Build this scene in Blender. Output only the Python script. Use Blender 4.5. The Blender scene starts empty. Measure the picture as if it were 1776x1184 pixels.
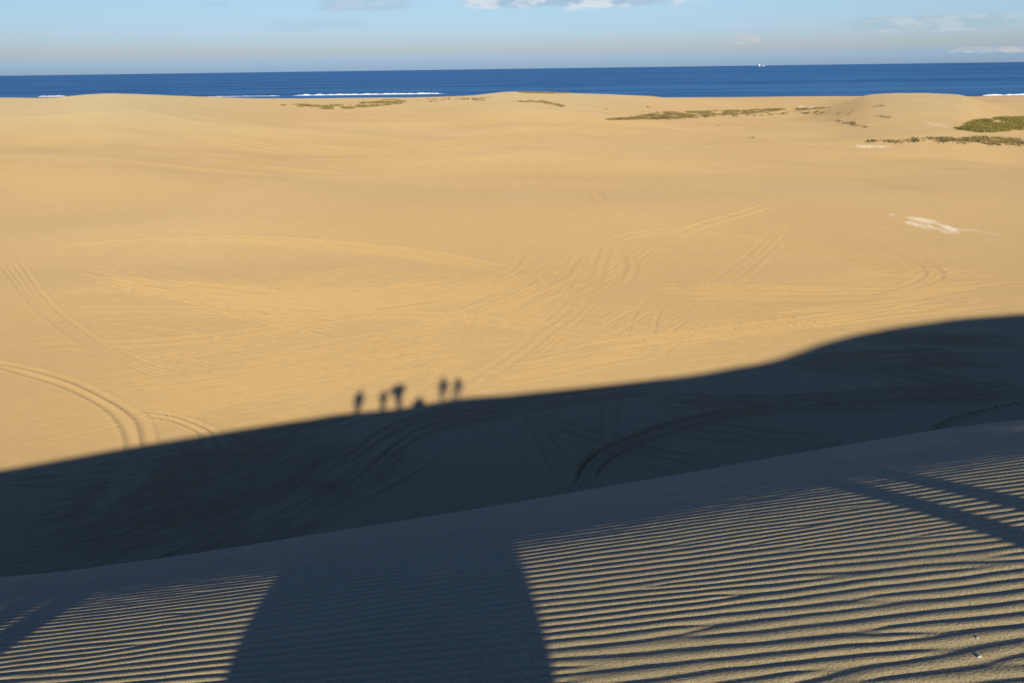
import bpy, math, random
import numpy as np
from mathutils import Vector

rng = np.random.default_rng(7)
random.seed(7)
# ------------------------------------------------------------------ frame of reference
EZ = 31.0            # eye height above the sea
E0 = 0.66            # eye height above the crest: the photographer kneels
ZF = 15.7            # hollow floor below the eye
F, CX, CY = 1727.0, 888.0, 592.0
PIT = math.atan((592 - 119) / F)
ROL = math.radians(0.774)
fwd = np.array([0, math.cos(PIT), -math.sin(PIT)])
r0_ = np.array([1., 0, 0]); u0_ = np.array([0, math.sin(PIT), math.cos(PIT)])
rgt = math.cos(ROL) * r0_ - math.sin(ROL) * u0_
upv = math.cos(ROL) * u0_ + math.sin(ROL) * r0_


def ray(px, py):
    px = np.atleast_1d(np.asarray(px, float)); py = np.atleast_1d(np.asarray(py, float))
    d = fwd + (px - CX)[:, None] / F * rgt - (py - CY)[:, None] / F * upv
    return d / np.linalg.norm(d, axis=-1, keepdims=True)


ANTI = ray(728, 688)[0]
SEL = math.asin(-ANTI[2]); TE = math.tan(SEL)
SH = ANTI[:2] / np.hypot(*ANTI[:2]); PERP = np.array([SH[1], -SH[0]])


# ------------------------------------------------------------------ noise
def perlin(x, y, seed=0):
    x = np.asarray(x, float); y = np.asarray(y, float)
    xi = np.floor(x).astype(np.int64); yi = np.floor(y).astype(np.int64)
    xf = x - xi; yf = y - yi

    def g(ix, iy, dx, dy):
        h = (ix * 374761393 + iy * 668265263 + seed * 2147483647) & 0xffffffff
        h = ((h ^ (h >> 13)) * 1274126177) & 0xffffffff
        a = (h ^ (h >> 16)).astype(float) * (2 * math.pi / 4294967296.)
        return np.cos(a) * dx + np.sin(a) * dy
    u = xf * xf * xf * (xf * (xf * 6 - 15) + 10); v = yf * yf * yf * (yf * (yf * 6 - 15) + 10)
    a = g(xi, yi, xf, yf) * (1 - u) + g(xi + 1, yi, xf - 1, yf) * u
    b = g(xi, yi + 1, xf, yf - 1) * (1 - u) + g(xi + 1, yi + 1, xf - 1, yf - 1) * u
    return (a * (1 - v) + b * v) * 1.4


def fbm(x, y, seed=0, o=3):
    s = 0; a = 1.
    for k in range(o):
        s = s + a * perlin(x * 2 ** k, y * 2 ** k, seed + k); a *= .5
    return s


def sstep(a, b, x):
    t = np.clip((x - a) / (b - a), 0, 1); return t * t * (3 - 2 * t)


# ------------------------------------------------------------------ the dune under the camera
PHI, TILT, QUAD = 0.0257, 0.1531, -0.0189
ks = np.array([-400, -60, -30, -10, -4, -2., 0., 1., 1.6, 2.2, 2.8, 3.5, 4.5, 6., 60.])
km = np.array([0, 0, -.05, -.08, -.03, -.003, .094, .189, .26, .319, .326, .66, .665, .67, .67])
sg = np.linspace(-400, 60, 92001)
mm = np.interp(sg, ks, km)
mm = np.convolve(np.pad(mm, 20, mode='edge'), np.ones(41) / 41, 'valid')
ds_ = sg[1] - sg[0]
mm = np.convolve(np.pad(mm, 20, mode='edge'), np.ones(41) / 41, 'valid')
GG = -np.cumsum(mm) * ds_; GG -= np.interp(0, sg, GG)
cv = np.arange(-70, 90, .5)
CC = np.where(abs(cv) < 3, TILT * cv, np.sign(cv) * TILT * 3 + (cv - np.sign(cv) * 3) * .12)


def dune(x, y):
    v = x * math.cos(PHI) + y * math.sin(PHI)
    s = y * math.cos(PHI) - x * math.sin(PHI) + QUAD * v * v / (1 + (v / 6) ** 2)
    return -E0 + np.interp(v, cv, CC) + np.interp(s, sg, GG)


EDGE = np.array([(0, 815), (240, 772), (440, 740), (600, 716), (728, 701), (820, 690), (1000, 672), (1200, 650),
                 (1330, 627), (1375, 613), (1420, 596), (1480, 580), (1550, 567), (1660, 552), (1776, 543)], float)
d_ = ray(EDGE[:, 0], EDGE[:, 1]); P_ = d_ * (ZF / -d_[:, 2])[:, None]
eu = P_[:, :2] @ PERP; eq = -ZF + (P_[:, :2] @ SH) * TE
eu = np.concatenate([[-45, -28], eu, [60, 90]]); eq = np.concatenate([[-4.2, -3.4], eq, [3.9, 3.2]])
tt_ = np.arange(-6, 12, .05)[None]; uu_ = cv[:, None]
for _ in range(14):
    X = uu_ * PERP[0] + tt_ * SH[0]; Y = uu_ * PERP[1] + tt_ * SH[1]
    q = dune(X, Y) + tt_ * TE
    i = np.argmax(q, 1); qm = q[np.arange(len(cv)), i]
    vv = (X * math.cos(PHI) + Y * math.sin(PHI))[np.arange(len(cv)), i]
    err = np.interp(cv, eu, eq) - qm
    e = np.interp(cv, vv, err) * sstep(2.2, 4.5, abs(cv))
    e = np.convolve(np.pad(e, 2, mode='edge'), np.ones(5) / 5, 'valid')
    CC = CC + .7 * e

# ------------------------------------------------------------------ skyline of the far sand
SKY = np.array([(-900, 160), (-300, 163), (0, 169.5), (50, 170), (95, 170), (140, 165), (185, 162), (240, 163.5), (300, 166), (380, 169),
                (440, 171), (540, 171), (620, 170), (700, 169.5), (770, 168), (820, 166), (860, 161), (885, 159), (960, 161),
                (1060, 164), (1130, 167), (1200, 170), (1300, 171), (1420, 170), (1480, 166), (1540, 162), (1600, 161.5),
                (1690, 165), (1776, 168), (2100, 166), (2700, 160)], float)
ds2 = ray(SKY[:, 0], SKY[:, 1])
sky_az = np.arctan2(ds2[:, 0], ds2[:, 1]); sky_t = ds2[:, 2] / np.hypot(ds2[:, 0], ds2[:, 1])


def bump2(x, y, cx, cy, sx, sy, rot=0.):
    c, s = math.cos(rot), math.sin(rot)
    a = (x - cx) * c + (y - cy) * s; b = -(x - cx) * s + (y - cy) * c
    return np.exp(-(a / sx) ** 2 - (b / sy) ** 2)


def _rrc(az):
    return np.interp(az, sky_az, np.interp(SKY[:, 0], [-900, 0, 185, 400, 700, 885, 1060, 1250, 1420, 1540, 1776, 2700],
                                           [400, 430, 340, 420, 440, 360, 380, 470, 460, 350, 360, 400]))


_ag = np.linspace(-1.2, 1.2, 2401); _rg = _rrc(_ag)
_kk = np.exp(-(np.arange(-120, 121) / 45.) ** 2); _kk /= _kk.sum()
_rg = np.convolve(np.pad(_rg, 120, mode='edge'), _kk, 'valid')


def rr_crest(az): return np.interp(az, _ag, _rg)


def far0(x, y):
    r = np.hypot(x, y); az = np.arctan2(x, np.maximum(y, 1e-3))
    z = -ZF + 0 * r
    z = z + .9 * sstep(55, 150, r) * fbm(x / 95 + 3, y / 70 + 1, 11, 3) * (1 - .7 * sstep(250, 330, r))
    z = z + .70 * sstep(120, 170, r) * (1 - sstep(300, 360, r)) * fbm(x / 46 + y / 150, y / 24 + x / 120, 17, 3)
    # broad slope climbing on the left, swale running down to the right
    z = z + 4.6 * bump2(x, y, -150, 250, 110, 60, -.45) + 2.2 * bump2(x, y, -62, 150, 60, 16, -.62)
    z = z + 2.1 * bump2(x, y, -45, 215, 60, 13, -.30) + .9 * bump2(x, y, -20, 170, 45, 9, -.2) + .9 * bump2(x, y, 20, 235, 50, 9, .08) + .8 * bump2(x, y, 100, 135, 45, 9, -.3) + 1.3 * bump2(x, y, 35, 175, 60, 15, .18)
    z = z + 1.6 * bump2(x, y, 95, 180, 55, 16, -.25) + 1.5 * bump2(x, y, -5, 265, 50, 12, -.12)
    z = z + 1.4 * bump2(x, y, 150, 270, 60, 18, -.1) + 1.2 * bump2(x, y, 60, 300, 45, 12, .05)
    z = z + .8 * bump2(x, y, 0, 105, 70, 14, .12) + .5 * bump2(x, y, -25, 74, 22, 7, .1)
    z = z + 1.2 * bump2(x, y, 55, 72, 26, 9, -.3) * 0
    return z


AZT = np.linspace(sky_az[0], sky_az[-1], 700)
RT = np.linspace(180, 700, 400)[None]
AMP = np.zeros(len(AZT))


def far(x, y):
    r = np.hypot(x, y); az = np.arctan2(x, y)
    z = far0(x, y)
    rc = rr_crest(az)
    a = np.interp(az, AZT, AMP)
    w = np.where(r < rc, 120., 70.)
    z = z + a * np.exp(-((r - rc) / w) ** 2)
    # down to the beach and under the sea
    k = sstep(500, 1000, r) * (y > 0)
    z = z * (1 - k) + (-EZ - 1.5) * k
    return z


for _ in range(12):
    X = RT * np.sin(AZT)[:, None]; Y = RT * np.cos(AZT)[:, None]
    t = (far(X, Y) / RT).max(1)
    AMP = AMP + (np.interp(AZT, sky_az, sky_t) - t) * rr_crest(AZT) * .8
    AMP = np.convolve(np.pad(AMP, 3, mode='edge'), np.ones(7) / 7, 'valid')


def ground(x, y):
    """height relative to the eye, without ripples and tracks"""
    d = dune(x, y)
    f = far(x, np.where(y > 5, y, 5))
    f = np.where(y > 5, f, -ZF)
    k = .9
    z = np.maximum(d, f) + k * .25 * np.clip(1 - abs(d - f) / k, 0, 1) ** 2
    return z


def cast(px, py, rmin=14., rmax=900.):
    """where the rays through picture points meet the far sand"""
    d = ray(px, py); n = len(d)
    h = np.hypot(d[:, 0], d[:, 1])
    rs = np.geomspace(rmin, rmax, 900)
    out = np.zeros((n, 3))
    for c in range(0, n, 2000):
        dd = d[c:c + 2000]; hh = h[c:c + 2000]
        k = rs[None] / hh[:, None]
        X = dd[:, :1] * k; Y = dd[:, 1:2] * k; Z = dd[:, 2:] * k
        g = ground(X, Y) - Z
        hit = g > 0
        i = np.where(hit.any(1), hit.argmax(1), len(rs) - 1); i = np.clip(i, 1, None)
        a = np.arange(len(dd)); g0 = g[a, i - 1]; g1 = g[a, i]
        f = np.clip(g0 / (g0 - g1 - 1e-12), 0, 1)
        kk = k[a, i - 1] * (1 - f) + k[a, i] * f
        out[c:c + 2000] = dd * kk[:, None]
    return out


def near_hit(px, py):
    return cast(px, py, .8, 4.)


# ------------------------------------------------------------------ the polar sheet of sand
dep = lambda a, b, n: np.tan(np.radians(90 - np.linspace(a, b, n))) * ZF
rows = [np.linspace(.06, 1.14, 16), np.arange(1.16, 3.3, .0026), np.geomspace(3.36, 26.8, 70)[0:],
        dep(30.2, 20, 380), dep(19.98, 9, 520)[0:], dep(8.98, 3.2, 300), np.geomspace(285, 470, 110), np.geomspace(475, 1200, 40),
        np.geomspace(1400, 40000, 8)]
R = np.unique(np.round(np.concatenate(rows), 5))
NF = 1230
fa = np.linspace(-math.radians(36.5), math.radians(36.5), NF)
ca = np.linspace(math.radians(36.5), math.radians(360 - 36.5), 112)[1:-1]
TH = np.concatenate([fa, ca]); NT = len(TH); NR = len(R)
X = (R[:, None] * np.sin(TH)[None]); Y = (R[:, None] * np.cos(TH)[None])
Z = ground(X, Y)
# behind the camera the land just runs on
Z = np.where((Y < 0) & (R[:, None] > 60), Z + (-6 - Z) * sstep(60, 400, R)[:, None], Z)

# ---- wind ripples on the near dune
ia = slice(0, NF); ir = slice(0, int(np.searchsorted(R, 9.)))
x = X[ir, ia]; y = Y[ir, ia]
LAM = .0375
ang = math.radians(-7.)
v = x * math.cos(ang) + y * math.sin(ang)
s = y * math.cos(ang) - x * math.sin(ang)
ph = 2 * math.pi * s / LAM
ph = ph + 2.2 * perlin(v * .8, s * .9, 21) + 1.3 * perlin(v * 2.6, s * 3.4, 22) + .95 * perlin(v * 6.5, s * 9, 23) + .36 * perlin(v * 18, s * 24, 24)
defects = [(1140, 1015, 1), (1205, 1088, -1), (1215, 1098, 1), (1003, 1157, -1), (1425, 1002, -1), (1515, 1040, 1), (1508, 1048, -1),
           (1525, 1095, 1), (1600, 1103, -1), (1410, 1165, -1), (1490, 1182, 1), (230, 1118, -1), (330, 1012, 1), (345, 1028, -1), (1310, 945, 1),
           (1390, 915, -1), (1385, 950, 1), (1690, 985, -1), (1740, 965, 1), (1765, 1150, 1), (640, 1080, 1), (700, 1010, -1),
           (820, 1150, -1), (1600, 930, 1), (1650, 905, -1), (540, 1130, 1), (120, 1160, 1), (1480, 880, -1)]
_rd = np.random.default_rng(5)
defects += [(_rd.uniform(950, 1776), _rd.uniform(930, 1180), _rd.choice([-1, 1])) for _ in range(4)] + [(_rd.uniform(0, 480), _rd.uniform(1030, 1180), _rd.choice([-1, 1])) for _ in range(2)]
dp = near_hit([d[0] for d in defects], [d[1] for d in defects])
amp = np.ones_like(x)
for (px, py, sg_), p in zip(defects, dp):
    vi = p[0] * math.cos(ang) + p[1] * math.sin(ang); si = p[1] * math.cos(ang) - p[0] * math.sin(ang)
    dv = v - vi; dsi = s - si
    ph = ph + sg_ * np.arctan2(dsi * 2.2, dv)
    amp *= 1 - .8 * np.exp(-(dv / .02) ** 2 - (dsi / .011) ** 2)
amp *= .92 + .24 * perlin(v * 3, s * 4.5, 31) + .12 * perlin(v * 11, s * 11, 32)
slope_fade = 1 - .55 * sstep(2.1, 2.7, s) - .45 * sstep(3.0, 4.2, s)
amp *= slope_fade * (1 - .0 * s)
prof = np.sin(ph + .12 * np.sin(ph)) + .17 * np.cos(2 * ph)
rip = (.00114 + .00012 * sstep(1.9, 1.2, s)) * amp * prof
rip += .0003 * perlin(v * 12, s * 22, 41) + .0025 * perlin(v * 1.3, s * 1.6, 42)
rip *= sstep(.3, 1.0, R[ir])[:, None] * (1 - sstep(math.radians(34), math.radians(36.4), abs(TH[ia])))[None]
Z[ir, ia] += rip

# ---- wheel tracks
DZ = np.zeros((NR, NF), np.float32)


def crom(P, n=14):
    P = np.asarray(P, float)
    if len(P) < 3:
        t = np.linspace(0, 1, n * 2)[:, None]; return P[0] * (1 - t) + P[-1] * t
    Q = np.vstack([2 * P[0] - P[1], P, 2 * P[-1] - P[-2]])
    out = []
    for i in range(1, len(Q) - 2):
        t = np.linspace(0, 1, n, endpoint=False)[:, None]
        a, b, c, d = Q[i - 1], Q[i], Q[i + 1], Q[i + 2]
        out.append(.5 * (2 * b + (c - a) * t + (2 * a - 5 * b + 4 * c - d) * t ** 2 + (3 * b - a - 3 * c + d) * t ** 3))
    out.append(P[-1:])
    return np.vstack(out)


Xf = X[:, :NF]; Yf = Y[:, :NF]


QUEUE = []
DEEP = 1.5
LAST = 0


def rut(L, w=.11, d=.03, rough=.10): QUEUE.append((d * DEEP + 10 * LAST, len(QUEUE), np.array(L)[:, :2], w, rough))


def press(L, w=.11, d=.03, seg=.4, rough=.10):
    """press one wheel rut along a line on the sand (x, y in metres)"""
    L = np.asarray(L)[:, :2]
    rm = float(np.hypot(*L[len(L) // 2])); w = w * float(np.clip(rm / 40., 1, 2.6)); d = d * float(np.clip(rm / 45., 1, 2.2))
    D = np.hypot(*np.diff(L, axis=0).T); c = np.concatenate([[0], np.cumsum(D)])
    if c[-1] < .5: return
    step = max(seg, c[-1] / 260)
    tt = np.linspace(0, c[-1], max(3, int(c[-1] / step)))
    L = np.c_[np.interp(tt, c, L[:, 0]), np.interp(tt, c, L[:, 1])]
    M = 3.2 * w
    rr = np.hypot(L[:, 0], L[:, 1]); th = np.arctan2(L[:, 0], L[:, 1])
    acc = {}
    i_lo, i_hi, j_lo, j_hi = 10 ** 9, -1, 10 ** 9, -1
    blocks = []
    for k in range(len(L) - 1):
        r1, r2 = sorted((rr[k], rr[k + 1])); t1, t2 = sorted((th[k], th[k + 1]))
        if r1 < 16 or r2 > 460: continue
        i1 = np.searchsorted(R, r1 - M); i2 = np.searchsorted(R, r2 + M) + 1
        da = M / r1; j1 = max(0, np.searchsorted(fa, t1 - da)); j2 = min(NF, np.searchsorted(fa, t2 + da) + 1)
        if j2 <= j1 or i2 <= i1 or i2 >= NR: continue
        blocks.append((k, i1, i2, j1, j2))
        i_lo = min(i_lo, i1); i_hi = max(i_hi, i2); j_lo = min(j_lo, j1); j_hi = max(j_hi, j2)
    if not blocks: return
    B = np.full((i_hi - i_lo, j_hi - j_lo), 9., np.float32); TT = np.zeros_like(B); nL = len(L) - 1.
    for k, i1, i2, j1, j2 in blocks:
        a = L[k]; b = L[k + 1] - a; l2 = b @ b + 1e-9
        qx = Xf[i1:i2, j1:j2] - a[0]; qy = Yf[i1:i2, j1:j2] - a[1]
        t = np.clip((qx * b[0] + qy * b[1]) / l2, 0, 1)
        dd = np.hypot(qx - t * b[0], qy - t * b[1])
        S = B[i1 - i_lo:i2 - i_lo, j1 - j_lo:j2 - j_lo]
        m = dd < S; S[m] = dd[m]
        TT[i1 - i_lo:i2 - i_lo, j1 - j_lo:j2 - j_lo][m] = ((k + t) / nL)[m]
    ii, jj = np.nonzero(B < M)
    dd = B[ii, jj] / w
    h = -np.exp(-dd ** 2 * 1.3) + .55 * np.exp(-((dd - 1.6) / .55) ** 2)
    gx = Xf[ii + i_lo, jj + j_lo]; gy = Yf[ii + i_lo, jj + j_lo]
    # tracks fade in and out where the wheels ran lighter
    tp = TT[ii, jj]; h *= sstep(0, .2, tp) * sstep(0, .2, 1 - tp)
    # tread and crumbled berms
    d = d * 1.15
    h *= 1 + rough * perlin(gx * 1.7, gy * 1.7, 51) + rough * perlin(gx * 6, gy * 6, 52)
    # a wheel wipes out what it rolls over
    keep = 1 - .9 * np.exp(-(dd / 1.35) ** 4)
    DZ[ii + i_lo, jj + j_lo] = DZ[ii + i_lo, jj + j_lo] * keep + (d * h).astype(np.float32)


def offs(L, o):
    L = np.asarray(L)[:, :2]; T = np.gradient(L, axis=0); T /= np.hypot(*T.T)[:, None] + 1e-9
    return L + np.c_[-T[:, 1], T[:, 0]] * o


def track(P, gauge=1.4, w=.11, d=.03, rough=.10):
    P = crom(P); L = cast(P[:, 0], P[:, 1])
    if gauge:
        rut(offs(L, gauge / 2), w, d, rough=rough); rut(offs(L, -gauge / 2), w, d, rough=rough)
    else:
        rut(L, w, d, rough=rough)


def family(P, n, spread, w=.10, d=.02, jit=.6, seed=0):
    """n roughly parallel tracks, spread in metres on the sand"""
    rg = np.random.default_rng(seed + 100)
    Pc = crom(P); L = cast(Pc[:, 0], Pc[:, 1])[:, :2]
    t = np.linspace(-1, 1, len(L))
    for k in range(n):
        o = rg.uniform(-1, 1) * spread; a = rg.normal() * jit; b = rg.normal() * jit * .6
        Lk = offs(L, (o + a * t + b * t * t)[:, None] if False else 0) if False else None
        T = np.gradient(L, axis=0); T /= np.hypot(*T.T)[:, None] + 1e-9
        Lk = L + np.c_[-T[:, 1], T[:, 0]] * (o + a * t * spread + b * spread * t * t)[:, None]
        i0 = rg.integers(0, max(1, len(L) // 3)); i1 = len(L) - rg.integers(0, max(1, len(L) // 3))
        dk = d * rg.uniform(.5, 1.3)
        g = (1.4 if np.hypot(*L[len(L) // 2]) > 48 else .9) * rg.uniform(.85, 1.15)
        rut(offs(Lk[i0:i1], g / 2), w, dk); rut(offs(Lk[i0:i1], -g / 2), w, dk)


def H(h, Lpts, **k):
    global LAST
    LAST = 1; track(Lpts, gauge=0, **k); LAST = 0


# lower left strong pair and its mates
H(0, [(-200, 595), (-60, 622), (0, 635), (45, 648), (104, 666), (158, 689), (197, 714), (220, 745), (227, 773), (224, 800), (205, 835), (170, 880)], w=.17, d=.024)
H(0, [(-200, 590), (-60, 618), (0, 629), (68, 643), (127, 661), (180, 685), (225, 711), (248, 734), (256, 767), (255, 795), (240, 835), (170, 880)], w=.17, d=.024)
H(0, [(120, 733), (152, 727), (208, 714), (253, 714), (298, 720), (338, 733), (372, 749), (395, 775)], w=.13, d=.017)
H(0, [(150, 737), (208, 725), (253, 723), (296, 728), (324, 738), (349, 751), (365, 775)], w=.13, d=.017)
for o in (0, 7, 15, 22):
    H(0, [(176 + o, 607 - o * .2), (225 + o, 634 - o * .35), (262 + o, 649 - o * .5), (300 + o, 657 - o * .6)], w=.10, d=.018)
for o in (0, 9, 20, 31):
    H(0, [(-5 + o, 450 - o * .3), (37 + o, 503), (70 + o, 540), (113 + o, 573), (150 + o, 600), (185 + o, 622)], w=.11, d=.016)
family([(-60, 450), (0, 442), (203, 427), (372, 418), (473, 421), (600, 432), (735, 446), (836, 466), (938, 484), (1040, 500)], 5, 1.1, d=.036, w=.14, jit=.25, seed=1)
family([(1040, 501), (1200, 500), (1400, 503), (1600, 501), (1800, 488)], 4, .9, d=.032, w=.12, jit=.25, seed=2)
family([(1100, 512), (1250, 514), (1500, 512), (1776, 494)], 3, .7, d=.03, jit=.3, seed=3)
family([(835, 660), (922, 636), (1008, 620), (1109, 601), (1250, 584), (1420, 563), (1600, 540), (1800, 508)], 6, 1.1, d=.036, w=.13, jit=.35, seed=4)
family([(700, 700), (835, 660), (960, 640), (1100, 612), (1300, 590)], 4, 1.2, d=.03, jit=.5, seed=5)
# nested loops left of centre
for k in range(11):
    f = k / 10.; x0 = 250 + 150 * f; x1 = 900 - 170 * f
    yb = 538 - 26 * f + rng.normal() * 2; ym = 470 + 26 * f
    track([(x0 - 120, ym - 2), (x0 + 60, (ym + yb) / 2 + 6), ((x0 + x1) / 2 - 60, yb), ((x0 + x1) / 2 + 90, yb - 4), (x1 - 60, (ym + yb) / 2), (x1 + 60, ym - 25 * (1 - f))],
          gauge=1.3, w=.15, d=.040 + .016 * rng.random())
for k in range(9):
    track([(120 + 20 * k, 455 + 3 * k), (300 + 14 * k, 505 + 4 * k), (480 + 10 * k, 548 + 3 * k), (640, 565 + 4 * k)], gauge=1.3, d=.018 + .012 * rng.random())
track([(0, 608), (150, 600), (300, 592), (430, 578), (540, 560), (620, 549), (700, 546), (800, 551), (900, 563), (1000, 577), (1100, 590)], d=.034, w=.13)
track([(380, 535), (450, 515), (520, 490), (590, 472), (700, 455)], d=.03)
track([(400, 540), (480, 512), (560, 482), (640, 462)], d=.026)
family([(-40, 700), (150, 672), (350, 645), (520, 615), (640, 575), (760, 540), (880, 490), (960, 430)], 7, 5.0, d=.022, jit=.35, seed=6)
family([(-40, 730), (150, 700), (330, 672), (520, 640), (680, 610), (850, 580), (1000, 560), (1250, 545)], 8, 3.6, d=.026, jit=.4, seed=7)
family([(-40, 790), (120, 750), (300, 708), (450, 678), (600, 652), (760, 620), (900, 600)], 8, 2.6, d=.026, jit=.45, seed=8)
family([(200, 790), (400, 720), (560, 690), (700, 640), (850, 560), (960, 500)], 6, 5.0, d=.020, jit=.4, seed=9)
family([(-40, 560), (150, 575), (330, 600), (520, 640), (640, 655)], 4, 3.5, d=.018, jit=.5, seed=10)
family([(0, 520), (150, 520), (300, 515), (500, 520), (700, 540), (900, 565)], 5, 5, d=.018, jit=.4, seed=11)
family([(300, 470), (450, 530), (600, 590), (760, 630)], 4, 4, d=.016, jit=.4, seed=12)
family([(620, 600), (700, 555), (800, 520), (900, 480), (980, 440), (1020, 400)], 9, 8, d=.024, jit=.3, seed=13)
# loops right of centre
H(0, [(1072, 415), (1056, 430), (1050, 450), (1046, 466), (1037, 497)], d=.022, w=.13)
H(0, [(1050, 420), (1040, 430), (1032, 446), (1026, 465), (1017, 490)], d=.022, w=.13)
H(0, [(1068, 425), (1076, 440), (1082, 457), (1080, 470), (1068, 485)], d=.035, w=.16)
H(0, [(1012, 436), (1000, 450), (988, 468), (975, 488)], d=.03, w=.14)
H(0, [(905, 440), (898, 455), (889, 465), (870, 480)], d=.03, w=.14)
H(0, [(1096, 440), (1102, 460), (1096, 480), (1080, 500)], d=.02, w=.14)
H(0, [(1005, 512), (988, 535), (965, 555), (928, 578), (899, 605), (836, 645), (790, 680)], d=.022, w=.15)
H(0, [(1027, 514), (1010, 533), (985, 556), (951, 580), (920, 605), (842, 664)], d=.022, w=.15)
family([(1040, 500), (990, 530), (940, 570), (880, 620), (820, 660)], 6, 2.2, d=.02, jit=.4, seed=14)
family([(760, 548), (900, 565), (1050, 590), (1180, 610), (1350, 620)], 5, 2., d=.024, jit=.4, seed=15)
family([(1150, 535), (1250, 548), (1400, 580), (1500, 600)], 5, 2.5, d=.022, jit=.4, seed=16)
family([(1000, 620), (1080, 580), (1140, 545), (1200, 520)], 6, 3, d=.02, jit=.4, seed=17)
H(0, [(1470, 405), (1531, 432), (1581, 454), (1598, 464), (1604, 475), (1591, 485), (1564, 497), (1520, 512)], d=.016, w=.11)
H(0, [(1490, 410), (1548, 434), (1608, 458), (1630, 469), (1633, 480), (1615, 490), (1590, 500)], d=.016, w=.11)
track([(1030, 430), (1100, 408), (1176, 402), (1300, 414), (1400, 428), (1480, 446), (1600, 470), (1776, 478)], d=.03)
track([(1160, 420), (1220, 392), (1300, 368), (1350, 352)], d=.026)
track([(1200, 520), (1270, 475), (1330, 425), (1360, 390)], d=.013)
track([(1230, 530), (1290, 480), (1340, 432), (1362, 400)], d=.009)
H(0, [(1018, 335), (1026, 350), (1040, 362), (1060, 372)], d=.035, w=.2)
H(0, [(1034, 330), (1042, 345), (1052, 355)], d=.035, w=.2)
family([(1250, 285), (1400, 296), (1550, 325), (1700, 358), (1800, 372)], 4, 3.5, d=.045, w=.2, jit=.3, seed=18)
family([(1350, 470), (1500, 482), (1650, 486), (1800, 480)], 6, 2.5, d=.022, jit=.4, seed=19)
family([(1300, 560), (1450, 545), (1620, 530), (1800, 515)], 6, 1.6, d=.026, jit=.4, seed=20)
family([(350, 237), (500, 262), (600, 268), (760, 276), (900, 276)], 4, 6, d=.08, w=.35, jit=.3, seed=21)
family([(600, 258), (760, 255), (900, 232), (980, 228), (1080, 222)], 4, 5, d=.08, w=.35, jit=.3, seed=22)
track([(200, 280), (290, 290), (380, 298), (480, 305)], d=.05, w=.25)
track([(330, 275), (480, 292), (620, 305)], d=.05, w=.25)
# in the shade the sand was driven over while soft
DEEP = 1.6
H(0, [(985, 860), (1002, 826), (1005, 814), (1015, 801), (1040, 783), (1090, 760), (1150, 738), (1210, 723), (1300, 709), (1420, 697)], w=.12, d=.085)
H(0, [(1030, 850), (1036, 824), (1041, 810), (1055, 797), (1090, 777), (1150, 755), (1215, 735), (1300, 718), (1400, 703)], w=.095, d=.055)
track([(1200, 722), (1300, 706), (1450, 691), (1600, 681), (1800, 668)], w=.15, d=.055)
track([(1100, 700), (1300, 700), (1500, 690), (1800, 682)], w=.13, d=.04)
family([(1080, 695), (1300, 700), (1500, 697), (1800, 690)], 5, 1., d=.03, jit=.3, seed=23)
family([(1330, 626), (1450, 630), (1600, 622), (1800, 620)], 7, .8, d=.05, w=.14, jit=.2, seed=24)
family([(1420, 590), (1500, 585), (1650, 590), (1800, 592)], 5, .9, d=.035, jit=.3, seed=25)
family([(1430, 628), (1550, 645), (1680, 668), (1800, 678)], 4, .8, d=.03, jit=.3, seed=26)
track([(480, 905), (560, 850), (620, 800), (690, 748), (770, 720), (900, 697), (1060, 676), (1200, 656)], w=.14, d=.045)
track([(600, 835), (660, 785), (730, 742), (850, 715), (1000, 690), (1180, 668)], w=.12, d=.04)
family([(-40, 1000), (120, 960), (300, 900), (450, 830), (560, 770), (640, 735), (720, 705)], 20, 3.2, d=.028, jit=.35, seed=27)
family([(-40, 940), (150, 905), (330, 850), (480, 800), (600, 745)], 14, 3.2, d=.026, jit=.4, seed=28)
family([(-40, 860), (150, 845), (330, 805), (520, 745), (620, 712)], 8, 1.6, d=.03, jit=.3, seed=29)
family([(100, 1010), (350, 930), (560, 840), (700, 760)], 12, 2., d=.024, jit=.3, seed=30)
H(0, [(905, 705), (920, 740), (940, 780), (960, 825), (972, 850)], w=.10, d=.02)
H(0, [(930, 712), (950, 745), (975, 785), (1005, 800)], w=.1, d=.022)
H(0, [(1052, 698), (1045, 718), (1045, 740), (1055, 757)], w=.1, d=.025)
H(0, [(1080, 700), (1072, 715), (1072, 735)], w=.1, d=.022)
family([(850, 720), (1000, 760), (1150, 800), (1250, 820)], 4, 1.5, d=.018, jit=.4, seed=31)
family([(1100, 720), (1250, 745), (1400, 760), (1500, 765)], 4, 1.2, d=.018, jit=.4, seed=32)
DEEP = 1.3
for k in range(34):   # faint older ones
    x0 = rng.uniform(0, 1776); y0 = rng.uniform(440, 700) - .12 * (x0 - 888) * .5
    a = rng.normal() * 25; L = rng.uniform(90, 300)
    track([(x0 - L, y0 + a + rng.normal() * 12), (x0 - L / 2, y0 + a * .5), (x0, y0), (x0 + L, y0 - a * .6 + rng.normal() * 16)], d=.008 + .009 * rng.random())

for d__, _, L__, w__, r__ in sorted(QUEUE, key=lambda q_: (q_[0], q_[1])): press(L__, w__, d__ % 10, rough=r__)

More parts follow.
